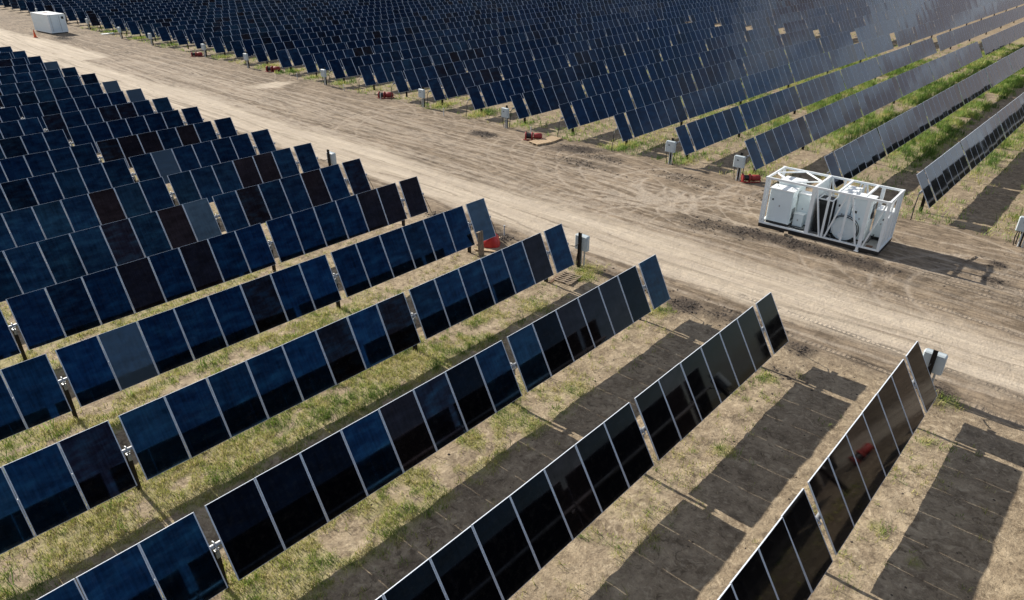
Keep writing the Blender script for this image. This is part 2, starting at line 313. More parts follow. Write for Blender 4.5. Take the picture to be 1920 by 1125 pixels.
    c=t.mix(t.math('MULTIPLY',t.ramp(t.math('ADD',grass,t.ramp(fine,.3,.7,-.25,.25)),.2,.8),.55),c,gcol)
    c=t.mix(t.ramp(grit,.48,.33,0,.2),c,(.09,.07,.05)); c=t.mix(t.ramp(t.noise(70,2,.6,P),.6,.74,0,.2),c,(.55,.47,.36))
    t.l(c,t.b.inputs['Base Color']); t.b.inputs['Roughness'].default_value=.95; t.b.inputs['Specular IOR Level'].default_value=.15
    h=t.math('ADD',t.math('MULTIPLY',mid,1.0),t.math('ADD',t.math('MULTIPLY',fine,.55),t.math('MULTIPLY',grit,.18))); h=t.math('ADD',h,t.math('MULTIPLY',long2,.9)); h=t.math('SUBTRACT',h,t.math('MULTIPLY',tread,.28))
    bp=t.new('ShaderNodeBump'); bp.inputs['Distance'].default_value=.075; bp.inputs['Strength'].default_value=.85; t.l(h,bp.inputs['Height']); t.l(bp.outputs[0],t.b.inputs['Normal'])
    return t.mat
me.materials.append(ground_mat()); g=bpy.data.objects.new('ground',me); COL.objects.link(g); tag(g,'dry brown dirt site with a pale compacted track crossing it','ground',kind='structure')
# ------------------------------------------------------------------ grass blades
def grass_mat():
    t=NT('grass_blades'); a=t.new('ShaderNodeAttribute',attribute_name='tint').outputs['Color']
    t.l(a,t.b.inputs['Base Color']); t.b.inputs['Roughness'].default_value=.6; t.b.inputs['Specular IOR Level'].default_value=.25
    tr=t.new('ShaderNodeBsdfTranslucent'); t.l(a,tr.inputs[0]); mx=t.new('ShaderNodeMixShader'); mx.inputs[0].default_value=.4
    t.l(t.b.outputs[0],mx.inputs[1]); t.l(tr.outputs[0],mx.inputs[2]); t.l(mx.outputs[0],t.n['Material Output'].inputs[0]); return t.mat
GM=grass_mat()
def make_grass(name,label,regions,dens_fn,pal,hr,wr,bl,spread,seed):
    r=np.random.default_rng(seed); px=[];py=[]
    for (x0,x1,y0,y1,n) in regions:
        x=r.uniform(x0,x1,n); y=r.uniform(y0,y1,n); k=r.random(n)<dens_fn(x,y); px.append(x[k]); py.append(y[k])
    px=np.concatenate(px); py=np.concatenate(py); n=len(px)
    v=np.stack([px,py,np.full(n,.5)],1)-np.array(CAM); w=v@CD; a=960+FPX*(v@CR)/w; b=562.5-FPX*(v@CU)/w
    k=(w>1)&(a>-250)&(a<2250)&(b>-60)&(b<1450); px,py=px[k],py[k]; n=len(px)
    N=n*bl; cx=np.repeat(px,bl)+r.normal(0,spread,N); cy=np.repeat(py,bl)+r.normal(0,spread,N); cz=zg(cx,cy)-.01
    tuft=np.repeat(r.random(n),bl); h=r.uniform(*hr,N)*(.6+.8*tuft); wd=r.uniform(*wr,N)*np.sqrt(1+np.hypot(cx+23,cy+3)/40)
    an=r.uniform(0,6.283,N); le=r.uniform(.15,1.1,N)*h; lx,ly=np.cos(an)*le,np.sin(an)*le; sa=an+np.pi/2+r.normal(0,.4,N); sx,sy=np.cos(sa)*wd/2,np.sin(sa)*wd/2
    V=np.empty((N,5,3),np.float32)
    V[:,0]=np.stack([cx-sx,cy-sy,cz],1);V[:,1]=np.stack([cx+sx,cy+sy,cz],1)
    V[:,2]=np.stack([cx+sx*.8+lx*.4,cy+sy*.8+ly*.4,cz+h*.62],1);V[:,3]=np.stack([cx-sx*.8+lx*.4,cy-sy*.8+ly*.4,cz+h*.62],1)
    V[:,4]=np.stack([cx+lx,cy+ly,cz+h*.95],1)
    m=bpy.data.meshes.new(name); m.vertices.add(N*5); m.vertices.foreach_set('co',V.ravel())
    base=(np.arange(N)*5)[:,None]; loops=np.concatenate([base+0,base+1,base+2,base+3,base+3,base+2,base+4],1).ravel().astype(np.int32)
    m.loops.add(len(loops)); m.loops.foreach_set('vertex_index',loops); m.polygons.add(N*2)
    ls=np.stack([np.arange(N)*7,np.arange(N)*7+4],1).ravel().astype(np.int32); m.polygons.foreach_set('loop_start',ls); m.update(); m.validate()
    pal=np.array(pal); patch=vnoise(cx,cy,.5,31,3)*.5+vnoise(cx,cy,2.4,33,2)*.5; ci=np.clip(((patch-.34)/.32+r.normal(0,.18,N))*len(pal),0,len(pal)-1e-3).astype(int); c=pal[ci]*r.uniform(.75,1.25,(N,1))
    tc=np.concatenate([np.repeat(c,5,0),np.ones((N*5,1))],1).astype(np.float32)
    at=m.color_attributes.new('tint','FLOAT_COLOR','POINT'); at.data.foreach_set('color',tc.ravel())
    m.materials.append(GM); o=bpy.data.objects.new(name,m); COL.objects.link(o); tag(o,label,'grass',kind='stuff'); return N
MIXP=[(.15,.23,.045),(.27,.34,.07),(.38,.42,.11),(.50,.47,.17),(.62,.52,.29),(.40,.40,.13)]
GREEN=[(.09,.17,.03),(.16,.27,.05),(.24,.36,.07),(.30,.40,.11)]
def dA(x,y): return np.where(x<3,grass_density(x,y)**1.2,0)
def dB(x,y): return np.where(x>17,grass_density(x,y)**1.3,0)
make_grass('meadow_grass','yellow green grass growing in strips between the near tracker rows',[(-24,2.2,-8,20,60000),(-24,0,20,60,26000)],dA,MIXP,(.04,.17),(.008,.017),9,.07,4)
make_grass('tall_weed','tall green weeds standing in the wetter grass between the rows',[(-24,1,-8,24,150),(30,80,4,22,4500)],lambda x,y: grass_density(x,y)**2,GREEN,(.25,.6),(.012,.022),14,.10,14)
make_grass('roadside_grass','bright green grass clumps and strips around the tracker rows beyond the road',[(18,24,0,130,42000),(24,100,-2,45,70000)],dB,GREEN+MIXP[2:4],(.12,.34),(.012,.024),6,.12,5)
def straw(x,y): return np.where((x<.5),.12+.3*vnoise(x,y,.6,8,3),np.where(x>18.5,.10,0))
make_grass('dry_straw','dry straw litter lying on the soil between tracker rows',[(-24,.5,-8,18,42000),(18,45,0,22,9000)],straw,[(.62,.50,.30),(.50,.40,.24),(.40,.31,.18)],(.02,.05),(.006,.012),3,.12,6)
# ------------------------------------------------------------------ dirt clods (nobody could count them)
def clods():
    mb=MB(); r=random.Random(3)
    base=[Vector(q).normalized() for q in [(1,0,.2),(.3,1,0),(-.8,.6,.1),(-.8,-.6,0),(.3,-1,.1),(0,0,1),(.7,.5,.7),(-.6,0,.8)]]
    ico=[(0,6,5),(0,1,6),(1,2,5),(1,5,6),(2,7,5),(2,3,7),(3,4,7),(4,5,7),(4,0,5),(0,4,1),(1,4,3),(1,3,2)]
    def one(x,y,s):
        z=float(zg(np.array([x]),np.array([y]))[0]); R=Matrix.Rotation(r.uniform(0,6.28),3,'Z')
        mb.add([R@(Vector((p.x*s*r.uniform(.7,1.3),p.y*s*r.uniform(.7,1.3),p.z*s*.6*r.uniform(.6,1.2))))+Vector((x,y,z+s*.1)) for p in base],ico)
    for xc,yc,rx,ry,s,ro in BL:
        for _ in range(int(150*rx*ry*s)+20): one(xc+r.gauss(0,rx*.42),yc+r.gauss(0,ry*.42),abs(r.gauss(.018,.022))+.012)
    for _ in range(900): one(r.uniform(8,18),r.uniform(-6,60),abs(r.gauss(.006,.010))+.008)
    for _ in range(700): one(r.uniform(-22,2),r.uniform(-6,18),abs(r.gauss(.01,.012))+.008)
    o=mb.build('soil_clods',M['clod']); tag(o,'dark loose clods of soil scattered over the dirt','soil',kind='stuff')
clods()
# ------------------------------------------------------------------ tracker parts (meshes shared by the copies)
def glass_mesh(w,name):
    mb=MB(); hw,hh=w/2-.006,MH/2; fs,ft=.027,.009
    mb.add([(-hw+fs,-hh+ft,.0),(hw-fs,-hh+ft,.0),(hw-fs,hh-ft,.0),(-hw+fs,hh-ft,.0)],[(0,1,2,3)],0)
    mb.add([(-hw+.001,-hh+.001,-.0345),(hw-.001,-hh+.001,-.0345),(hw-.001,hh-.001,-.0345),(-hw+.001,hh-.001,-.0345)],[(3,2,1,0)],1)
    return mb,hw,hh,fs,ft
def frame_geo(mb,hw,hh,fs,ft,mi):
    t0,t1=-.0335,.003
    mb.b2((-hw,-hh,t0),(-hw+fs,hh,t1),mi); mb.b2((hw-fs,-hh,t0),(hw,hh,t1),mi)
    mb.b2((-hw+fs,-hh,t0),(hw-fs,-hh+ft,t1),mi); mb.b2((-hw+fs,hh-ft,t0),(hw-fs,hh,t1),mi)
    for y in(-.42,.42): mb.b2((-hw+fs,y-.03,-.06),(hw-fs,y+.03,-.036),1)
def keep(mb,name,mats):
    o=mb.build(name,mats); m=o.data; bpy.data.objects.remove(o); return m
ME={}
for tagw,w in(('A',MW),('B',MWB)):
    mb,hw,hh,fs,ft=glass_mesh(w,tagw); ME['glass'+tagw]=keep(mb,'panel_glass',[M['glass'],M['back']])
    mb=MB(); frame_geo(mb,hw,hh,fs,ft,0); ME['frame'+tagw]=keep(mb,'panel_frame',[M['frame'],M['back']])
    for vn in('pale','brown','dim'):
        m2=ME['glass'+tagw].copy(); m2.materials[0]=M[vn]; ME['glass'+tagw+vn]=m2
    mb,hw,hh,fs,ft=glass_mesh(w,tagw); frame_geo(mb,hw,hh,fs,ft,2); ME['mod'+tagw]=keep(mb,'solar_panel',[M['glass'],M['back'],M['frame']])
    for vn in('pale','brown','dim'):
        m2=ME['mod'+tagw].copy(); m2.materials[0]=M[vn]; ME['mod'+tagw+vn]=m2
mb=MB()                                                 # H-section pile, standing from the ground to the tube
H0=ZT-.16
mb.b2((-.05,-.08,-.25),(.05,-.068,H0)); mb.b2((-.05,.068,-.25),(.05,.08,H0)); mb.b2((-.005,-.068,-.25),(.005,.068,H0)); ME['post']=keep(mb,'post',[M['post']])
mb=MB()                                                 # bearing: ring around the tube, saddle plates, a clamp bolt
ring=[(0,.12*math.cos(a),ZT+.12*math.sin(a)) for a in np.linspace(0,2*math.pi,17)]
mb.tube(ring,.022,6,0,False); mb.b2((-.045,-.11,H0-.14),(.045,-.085,H0+.05)); mb.b2((-.045,.085,H0-.14),(.045,.11,H0+.05)); mb.b2((-.045,-.09,H0+.03),(.045,.09,H0+.05))
mb.tube([(-.05,-.125,ZT+.0),(.05,-.125,ZT+.0)],.02,8); ME['bearing']=keep(mb,'bearing',[M['galv']])
def rowspec(blk,secs):
    w=MWB if blk else MW; out=[];gaps=[];x=0
    for i,n in enumerate(secs):
        for j in range(n): out.append(x+w/2+j*w)
        x+=n*w
        if i<len(secs)-1:
            gp=GAP1 if i==0 else GAP; gaps.append(x+gp/2); x+=gp
    return out,gaps,x
def tracker(name,label,group,x0,y,sgn,secs,blk,near=False,dt=0,dz=0,dy=0,hose=None,margin=130,allvis=False,var={}):
    ms,gs,L=rowspec(blk,secs); root=empty(name,(x0,y+dy,0)); tag(root,label,'solar tracker',group)
    t=TILT+dt; c,s=math.cos(t),math.sin(t); cnt=0; T='B' if blk else 'A'; used=[]
    off=OFF; r=random.Random(hash((round(x0),round(y)))&0xffff)
    rest=MB()
    for mi_,m in enumerate(ms):
        vn=var.get(mi_,'')
        X_=x0+sgn*m
        if not allvis and not (inview(X_,y+c*MH/2,ZT+s*MH/2,margin) or inview(X_,y-c*MH/2,ZT-s*MH/2,margin)): continue
        used.append(m)
        jt=r.gauss(0,.0045); jz=r.gauss(0,.0035)
        loc=(sgn*m,-off*s,ZT+dz+off*c); rot=(t+jt,r.gauss(0,.004),jz)
        cnt+=1
        if cnt>100: continue
        lb={'pale':'pale blue grey panel','brown':'brown black panel'}.get(vn)
        if near:
            o=inst('solar_panel',ME['glass'+T+vn],root,loc,rot); inst('panel_frame',ME['frame'+T],o,(0,0,0))
        else: o=inst('solar_panel',ME['mod'+T+vn],root,loc,rot)
        if lb: o['label']=lb
    # (labels only where a panel differs from the rest)
    if not used: bpy.data.objects.remove(root); return None
    a,b=min(used)-.75,max(used)+.75
    if a<.8: a=-.14
    if b>L-.8: b=L+.14
    tb=MB(); tb.tube([(sgn*a,0,ZT+dz),(sgn*b,0,ZT+dz)],.066,10); tb.build('torque_tube',M['galv'],root)
    for gx_ in gs:
        if not a-2<gx_<b+2: continue
        inst('post',ME['post'],root,(sgn*gx_,0,dz)); inst('bearing',ME['bearing'],root,(sgn*gx_,0,dz))
    if hose is not None:
        hb=MB(); k=-sgn; r2=random.Random(int(y*10)+3)
        if hose=='drop':
            hb.tube([(k*-.1,.03,ZT-.02),(k*.22,.02,ZT-.08),(k*.36,.0,ZT-.32),(k*.33,.03,ZT-.7),(k*.46,.0,.35),(k*.5,.0,-.05)],.028,6)
        else:
            e=r2.uniform(-.3,.3); hb.tube([(k*-.1,.0,ZT-.12),(k*.2,.0,ZT-.2),(k*.4,-.02,ZT-.62),(k*.62,.03+e*.3,ZT-.98),(k*.85,.05+e,.12),(k*1.2,.08+e*1.6,.03),(k*1.5,.1+e*2.5,-.03)],[.016]*7,6)
        hb.build('cable',M['cable'],root)
    return root
ORD='first second third fourth fifth sixth seventh eighth ninth tenth eleventh twelfth thirteenth fourteenth fifteenth sixteenth seventeenth eighteenth nineteenth twentieth'.split()
TENS={2:'twenty',3:'thirty',4:'forty'}
def ordw(n):
    if n<=20: return ORD[n-1]
    if n%10==0: return {30:'thirtieth',40:'fortieth',50:'fiftieth'}[n]
    return TENS[n//10]+' '+ORD[n%10-1]
ROWADJ=[(-.070,-.039,.084),(-.026,-.024,.089),(-.022,.025,.068),(-.012,.078,.046),(.008,.086,-.028),(.018,.10,.008)]
BADJ=[(.02,-.06,-.06),(.03,-.045,-.05),(.045,-.045,-.04),(.02,-.03,-.05),(.04,-.01,-.02)]
ALAB={0:'nearest tracker row at the bottom right, brownish panels, grey box at its end',1:'second tracker row from the bottom right, dark panels with a deep black lower half',2:'third tracker row from the bottom right, navy left panels and brown right panels',
3:'fourth tracker row from the bottom right, blue panels ending beside a grey box',4:'fifth tracker row from the bottom right, pale end panel above red dome'}
GA='tracker rows this side of the dirt road'; GB='tracker rows starting along the far side of the road'; GC='tracker rows behind the cross gap at the far right'
AVAR={0:{i:('dim' if i not in(1,4,6) else 'brown') for i in range(40)},1:{i:('brown' if i in(5,9) else 'dim') for i in range(40)},2:{1:'dim',2:'brown',3:'brown',4:'brown',5:'dim',8:'dim',10:'brown',12:'dim',13:'dim',14:'dim'},3:{1:'brown'},4:{0:'pale',13:'pale'},5:{0:'brown',1:'brown',2:'brown',9:'brown',11:'brown'},6:{2:'brown',7:'pale',8:'brown'},7:{2:'brown',3:'brown',9:'brown'},8:{3:'brown',4:'brown'},9:{2:'brown',4:'brown',5:'brown'},8:{5:'pale'},12:{0:'pale'},13:{0:'pale'},16:{0:'pale'}}
for k in range(-2,24):
    j=ROWADJ[k] if 0<=k<6 else (random.Random(k).gauss(0,.015),.02+random.Random(k+50).gauss(0,.012),0)
    if k<0: j=ROWADJ[0]
    lab=ALAB.get(k) if k>=0 else ('tracker row just outside the bottom right corner, mirrored in the row behind' if k==-1 else 'second tracker row outside the bottom right corner, beyond the first one')
    if lab is None: lab=f'{ordw(k+1)} tracker row counted from the bottom right, this side of the road'
    tracker('solar_tracker',lab,GA,0,k*PITCH,-1,[1,6,8,8,8,8],0,near=(0<=k<=9),dt=j[1],dz=j[0],dy=j[2],hose=('arc' if k in(1,2,4,5,6,9,11) else None),margin=260 if k>=0 else 900,var=AVAR.get(k,{}))
nB=0
for k in range(-3,46):
    j=BADJ[k] if 0<=k<5 else (random.Random(k+99).gauss(0,.02),random.Random(k+150).gauss(-.01,.012),0)
    n=k+1
    lab=(f'{ordw(n)} tracker row across the road, counted from the white skid at the right' if k>=0 else {-1:'tracker row just past the right edge behind the grey box',-2:'second tracker row past the right edge, beyond the first one',-3:'third tracker row past the right edge, farthest out of frame'}[k])
    if k==0: lab='tracker row across the road right of the white skid, grey panels with dark reflections'
    if k==1: lab='tracker row across the road starting directly behind the white skid'
    tracker('solar_tracker',lab,GB,XB,YB+k*PITCH,1,[1,6,8,8,8,8,8],1,near=(0<=k<=5),dt=j[1],dz=j[0],dy=j[2],hose=('drop' if -1<=k<12 else None),margin=110,allvis=k<0)
for k in range(-4,40):
    lab=f'{ordw(k+5)} tracker row behind the cross gap, counted from the right edge'
    tracker('solar_tracker',lab,GC,XB+63.1,YB+k*PITCH,1,[6,8,8,8,8,8,8,8,8,8,8],1,dt=random.Random(k+300).gauss(-.01,.014),dz=random.Random(k+400).gauss(0,.03),margin=90)
# ------------------------------------------------------------------ combiner boxes
def combiner(loc,side,label,rz=0,post_h=1.75):
    # side -1: enclosure on the road side (towards -x); +1: towards +x
    root=empty('combiner_box',loc,rz); tag(root,label,'electrical box','grey combiner boxes on posts beside the road')
    p=MB(); p.b2((-.05,-.07,-.2),(.05,-.06,post_h)); p.b2((-.05,.06,-.2),(.05,.07,post_h)); p.b2((-.006,-.06,-.2),(.006,.06,post_h)); p.build('post',M['post'],root)
    e=MB(); x0,x1=(side*.06,side*.32); e.cbox((min(x0,x1),-.35,.86),(max(x0,x1),.35,1.58),.045); en=e.build('enclosure',M['boxg'],root)
    d=MB(); xf=side*.32; d.b2((min(xf,xf+side*.016),-.30,.91),(max(xf,xf+side*.016),.30,1.57)); d.build('door',M['boxg'],en)
    hd=MB(); xh=side*.336; hd.b2((min(xh,xh+side*.012),.00,1.30),(max(xh,xh+side*.012),.10,1.37)); hd.build('latch',M['dark'],en)
    for dy in(-.16,.02):
        c=MB(); c.tube([(side*.19,dy,.88),(side*.19,dy,-.1)],.036,8); c.build('conduit',M['pvc'],root)
    c=MB(); c.tube([(side*.2,.2,.88),(side*.24,.24,.7),(side*.2,.26,.45),(side*.12,.24,.2),(side*.1,.22,-.05)],.024,6); c.build('cable',M['cable'],root)
    w=MB(); w.tube([(0,0,1.25),(-side*.2,.05,1.15),(-side*.4,.02,1.2),(-side*.62,0,1.3)],.018,6); w.build('cable',M['cable'],root)
combiner((.80,.0,0),1,'grey box on a post at the end of the nearest tracker row, bottom right')
combiner((.92,3*PITCH-.05,0),1,'grey rounded box on a dark post beside the pallets, this side of the road')
combiner((.95,7*PITCH,0),1,'grey box on a post half hidden behind panels, this side of the road',0,1.8)
BX=[(17.95,.1,'grey box at the right edge of the photo, right of the white skid'),(18.25,15.45,'grey box just left of the white skid, above the red reels'),(18.35,20.45,'grey box second to the left of the white skid, alone on bare dirt'),
(18.0,35.3,'grey box beside a green clump, just left of the red reels on pale pallets'),(18.4,45.8,'grey box with long grass behind, right of the third red bundle from the skid'),(18.2,60.6,'grey box across the road, fifth one leftwards from the white skid'),(18.1,75.8,'grey box across the road, sixth one leftwards from the white skid'),
(18.4,86.6,'grey box beside the farthest red bundle'),(18.2,101.5,'grey box across the road, eighth one leftwards from the white skid'),(18.1,111.6,'grey box across the road, just right of the white sheet'),(19.0,126.5,'small grey box just right of the closed white container'),(18.9,136.5,'small grey box just left of the closed white container'),(18.9,150,'small grey box at the far top left corner')]
for x,y,l in BX: combiner((x,y,0),-1,l)
# ------------------------------------------------------------------ white equipment skid in an open frame
CX,CY,CYA=11.5988,10.9985,-1.5321549; L,W,HT=6.056,2.431,2.746
def skid():
    root=empty('equipment_skid',(CX,CY,0),CYA); tag(root,'open white steel frame skid holding white cabinets, standing on the dirt beside the road','power skid')
    b=MB()
    b.b2((.0,.0,.02),(L,.14,.205)); b.b2((0,W-.14,.02),(L,W,.205)); b.b2((0,.14,.03),(.14,W-.14,.2)); b.b2((L-.14,.14,.03),(L,W-.14,.2)); 
    for u in(1.1,2.1,3.1,4.1,5.1): b.b2((u,.14,.03),(u+.14,W-.14,.165))
    b.build('base_beam',M['black'],root)
    f=MB(); f.b2((.1,.1,.172),(L-.1,W-.1,.215)); f.build('floor',M['floorp'],root)
    e=MB(); e.b2((0,0,.206),(L,.1,.27)); e.b2((0,W-.1,.206),(L,W,.27)); e.b2((0,.1,.206),(.1,W-.1,.27)); e.b2((L-.1,.1,.206),(L,W-.1,.27)); e.build('bottom_rail',M['white'],root)
    for u in(0,L-.13):
        for v in(0,W-.13):
            c=MB(); c.b2((u,v,.27),(u+.13,v+.13,HT-.12)); 
            c.b2((u-.012,v-.012,HT-.12),(u+.142,v+.142,HT+.004)); c.build('corner_post',M['white'],root)
    # slotted second upright at the left end
    c=MB(); c.b2((.16,.01,.27),(.24,.09,HT-.1)); [c.b2((.15,.002,z),(.25,.012,z+.09),0) for z in np.arange(.4,2.5,.3)]; c.build('upright',M['white'],root)
    T0,T1=HT-.10,HT-.002
    for a,b_ in(((.142,.01,T0),(L-.142,.10,T1)),((.142,W-.10,T0),(L-.142,W-.01,T1)),((.01,.142,T0),(.10,W-.142,T1)),((L-.10,.142,T0),(L-.01,W-.142,T1))):
        c=MB(); c.b2(a,b_); c.build('top_rail',M['white'],root)
    for u,w in((2.50,.11),(3.62,.10),(4.85,.10)):
        c=MB(); c.b2((u-w/2,.10,T0+.004),(u+w/2,W-.10,T1-.004)); c.build('cross_beam',M['white'],root)
    zt=HT-.055
    for p,q_ in(((.10,W/2,zt),(1.3,.10,zt)),((.10,W/2,zt),(1.25,W-.10,zt)),((1.3,.10,zt-.004),(2.45,W/2,zt-.004)),((1.25,W-.10,zt-.004),(2.45,W/2,zt-.004))):
        c=MB(); c.bar(p,q_,.075,0,.06); c.build('roof_brace',M['white'],root)
    for u,w in((2.50,.19),(3.27,.10),(4.20,.10),(5.12,.17)):
        for vv in((0.015,.095),(W-.095,W-.015)):
            c=MB(); c.b2((u-w/2,vv[0],.27),(u+w/2,vv[1],T0)); c.build('upright',M['white'],root)
    for ut,ub in((2.62,3.16),(4.06,3.42),(4.32,4.93),(5.90,5.26)):
        for v in(.055,W-.055):
            c=MB(); c.bar((ut,v,T0+.01),(ub,v,.26),.098,0,.07); c.build('side_brace',M['white'],root)
    # right end: posts, ladder-like perforated strip and braces
    for v in(.85,1.62):
        c=MB(); c.b2((L-.085,v-.035,.27),(L-.02,v+.035,T0)); c.build('end_upright',M['white'],root)
    for p,q_ in(((L-.055,.16,.3),(L-.055,.84,2.6)),((L-.055,2.27,.3),(L-.055,1.66,2.6))):
        c=MB(); c.bar(p,q_,.06,0,.05); c.build('end_brace',M['white'],root)
    pn=MB(); pn.b2((L-.075,.135,.27),(L-.045,W-.135,1.82)); pn.b2((L-.075,1.67,1.82),(L-.045,W-.135,2.60)); pn.build('end_panel',M['white'],root)
    wl=MB(); wl.b2((2.46,.13,.22),(2.52,W-.13,T0)); wl.build('divider_wall',M['cab'],root)
    def cabinet(a,b_,mat='cab',door=True,base=True,lid=.05,vents=False,side=True):
        c=MB(); c.cbox((a[0],a[1],a[2]),(b_[0],b_[1],b_[2]-lid),.015); o=c.build('cabinet',M[mat],root)
        if lid: l=MB(); l.cbox((a[0]-.03,a[1]-.03,b_[2]-lid),(b_[0]+.03,b_[1]+.03,b_[2]),.012); l.build('lid',M['white' if mat=='cab' else mat],o)
        if base: p=MB(); p.b2((a[0]+.03,a[1]+.03,.216),(b_[0]-.03,b_[1]-.03,a[2])); p.build('plinth',M['black'],o)
        if door:
            d=MB(); d.b2((a[0]+.05,a[1]-.014,a[2]+.06),(b_[0]-.05,a[1]-.001,b_[2]-lid-.07)); dd=d.build('door',M[mat],o)
            h=MB(); um=(a[0]+b_[0])/2; zm=(a[2]+b_[2])/2; h.b2((um-.03,a[1]-.03,zm-.04),(um+.03,a[1]-.015,zm+.05)); h.build('handle',M['galv'],dd)
        if vents:
            v=MB()
            for z in np.arange(a[2]+.12,b_[2]-.25,.07): v.b2((a[0]+.06,a[1]-.022,z),(b_[0]-.06,a[1]-.002,z+.03))
            v.build('louvre',M['black'],o)
        if side:
            s_=MB(); s_.b2((b_[0]+.001,a[1]+.08,a[2]+.3),(b_[0]+.016,b_[1]-.08,b_[2]-.35)); s_.build('side_cover',M[mat],o)
        return o
    cabinet((.24,.28,.36),(1.46,1.02,2.16),lid=.07)
    cabinet((.34,1.12,.36),(1.42,2.22,2.32),door=False)
    cabinet((1.52,1.0,.30),(2.12,1.5,1.95),door=True)
    cabinet((1.55,.62,.26),(2.05,.93,.95),lid=.03,side=False)
    cabinet((2.62,.55,.34),(3.38,1.35,1.98),'dark',False,True,.03,True)
    rk=MB()
    for p,q_ in(((2.62,.5,2.05),(3.40,.5,2.05)),((2.62,1.4,2.05),(3.40,1.4,2.05)),((2.66,.5,2.05),(2.66,1.4,2.05)),((3.36,.5,2.05),(3.36,1.4,2.05)),((3.0,.5,2.05),(3.0,1.4,2.05)),((3.40,.5,.25),(3.40,.5,2.05)),((3.40,1.4,.25),(3.40,1.4,2.05))): rk.bar(p,q_,.055)
    rk.build('equipment_rack',M['white'],root)
    cabinet((3.46,.78,.30),(4.20,2.16,2.50),lid=.06)
    o=cabinet((4.26,.72,.30),(5.12,1.52,2.44),lid=.06)
    for dv in(.2,.75): t_=MB(); t_.b2((3.50,1.0+dv-.1,2.50),(4.16,1.0+dv+.18,2.56)); t_.build('roof_hood',M['white'],root)
    bx=MB(); bx.cbox((5.14,.86,1.45),(5.22,1.12,1.75),.01); bx.build('control_box',M['dark'],root)
    cabinet((5.22,1.45,.40),(5.92,2.22,1.80),lid=.04)
    # drum tank lying with its round end to the road, hose looped over it
    dr=MB(); n=32; prof=[(.30,.0),(.27,.22),(.27,.48),(.30,.60),(.30,.60),(.68,.60),(.68,.60),(.70,.48),(.70,0)]
    uc,zc=4.18,.84
    vs=[(uc+r_*math.cos(2*math.pi*i/n),v,zc+r_*math.sin(2*math.pi*i/n)) for v,r_ in prof for i in range(n)]
    fs=[(j*n+i,j*n+(i+1)%n,(j+1)*n+(i+1)%n,(j+1)*n+i) for j in range(len(prof)-1) for i in range(n)]
    dr.add(vs,fs,0,False); dk=dr.build('drum',M['cab'],root)
    cr=MB(); cr.b2((uc-.5,.3,.216),(uc-.3,.68,.36)); cr.b2((uc+.3,.3,.216),(uc+.5,.68,.36)); cr.build('cradle',M['black'],dk)
    hb=MB(); hb.b2((uc-.17,.18,.38),(uc+.05,.265,.62)); hb.build('hatch_box',M['white'],dk)
    for rr,vv in((.655,.24),(.70,.32)):
        h=MB(); h.tube([(uc+rr*math.cos(a),vv,zc+rr*math.sin(a)) for a in np.linspace(-.35,3.35,30)],.024,6); h.build('hose',M['cable'],dk)
    for pts_ in ([(1.5,.5,.24),(1.9,.35,.24),(2.4,.45,.24)],[(3.4,.45,.24),(3.6,.3,.24),(3.5,.2,.24)],[(4.7,.5,.24),(4.9,.35,.25),(5.3,.9,.24),(5.4,1.4,.5)],[(3.42,.95,1.9),(3.44,.7,1.5),(3.42,.72,.9),(3.44,.75,.3)]):
        cb=MB(); cb.tube(pts_,.026,6); cb.build('cable',M['cable'],root)
    for (a_,b__) in (((4.40,.700,1.62),(4.52,.706,1.74)),((.42,.262,1.50),(.50,.266,1.60)),((3.60,.760,1.75),(3.74,.766,1.87)),((5.60,1.430,1.3),(5.70,1.436,1.4))):
        lb=MB(); lb.b2(a_,b__); lb.build('plate',M['dark'],root)
    for u_ in(.46,1.24): lg=MB(); lg.tube([(u_,.55,2.16),(u_,.55,2.20),(u_,.63,2.24),(u_,.71,2.20),(u_,.71,2.16)],.014,6); lg.build('lifting_eye',M['galv'],root)
    vg=MB()
    for z_ in np.arange(.55,1.2,.06): vg.b2((1.462+.016,.42,z_),(1.482+.006,.88,z_+.028))
    vg.build('louvre',M['dark'],root)
    vg=MB()
    for z_ in np.arange(1.7,2.15,.06): vg.b2((5.137,.92,z_),(5.150,1.36,z_+.028))
    vg.build('louvre',M['dark'],root)
    pl=MB(); pl.b2((5.36,.28,.216),(5.66,.52,.235)); pl.build('floor_plate',M['rust'],root)
    st=MB(); st.b2((5.02,-.10,.0),(5.14,-.012,.24)); st.b2((4.98,-.14,.0),(5.18,.0,.035)); st.build('jack_foot',M['white'],root)
    for u in(.9,2.6,4.3,5.6): w=MB(); w.b2((u,-.05,-.03),(u+.28,.24,.018)); w.build('timber_block',M['woodg'],root)
skid()
wb=MB(); wb.b2((-.15,-.09,-.02),(.15,.09,.13)); o=wb.build('timber_offcut',M['woodg'],loc=(11.35,9.35,.02)); o.rotation_euler=(0,0,.4); tag(o,'dark square timber offcut lying against the base of the open white skid','timber')
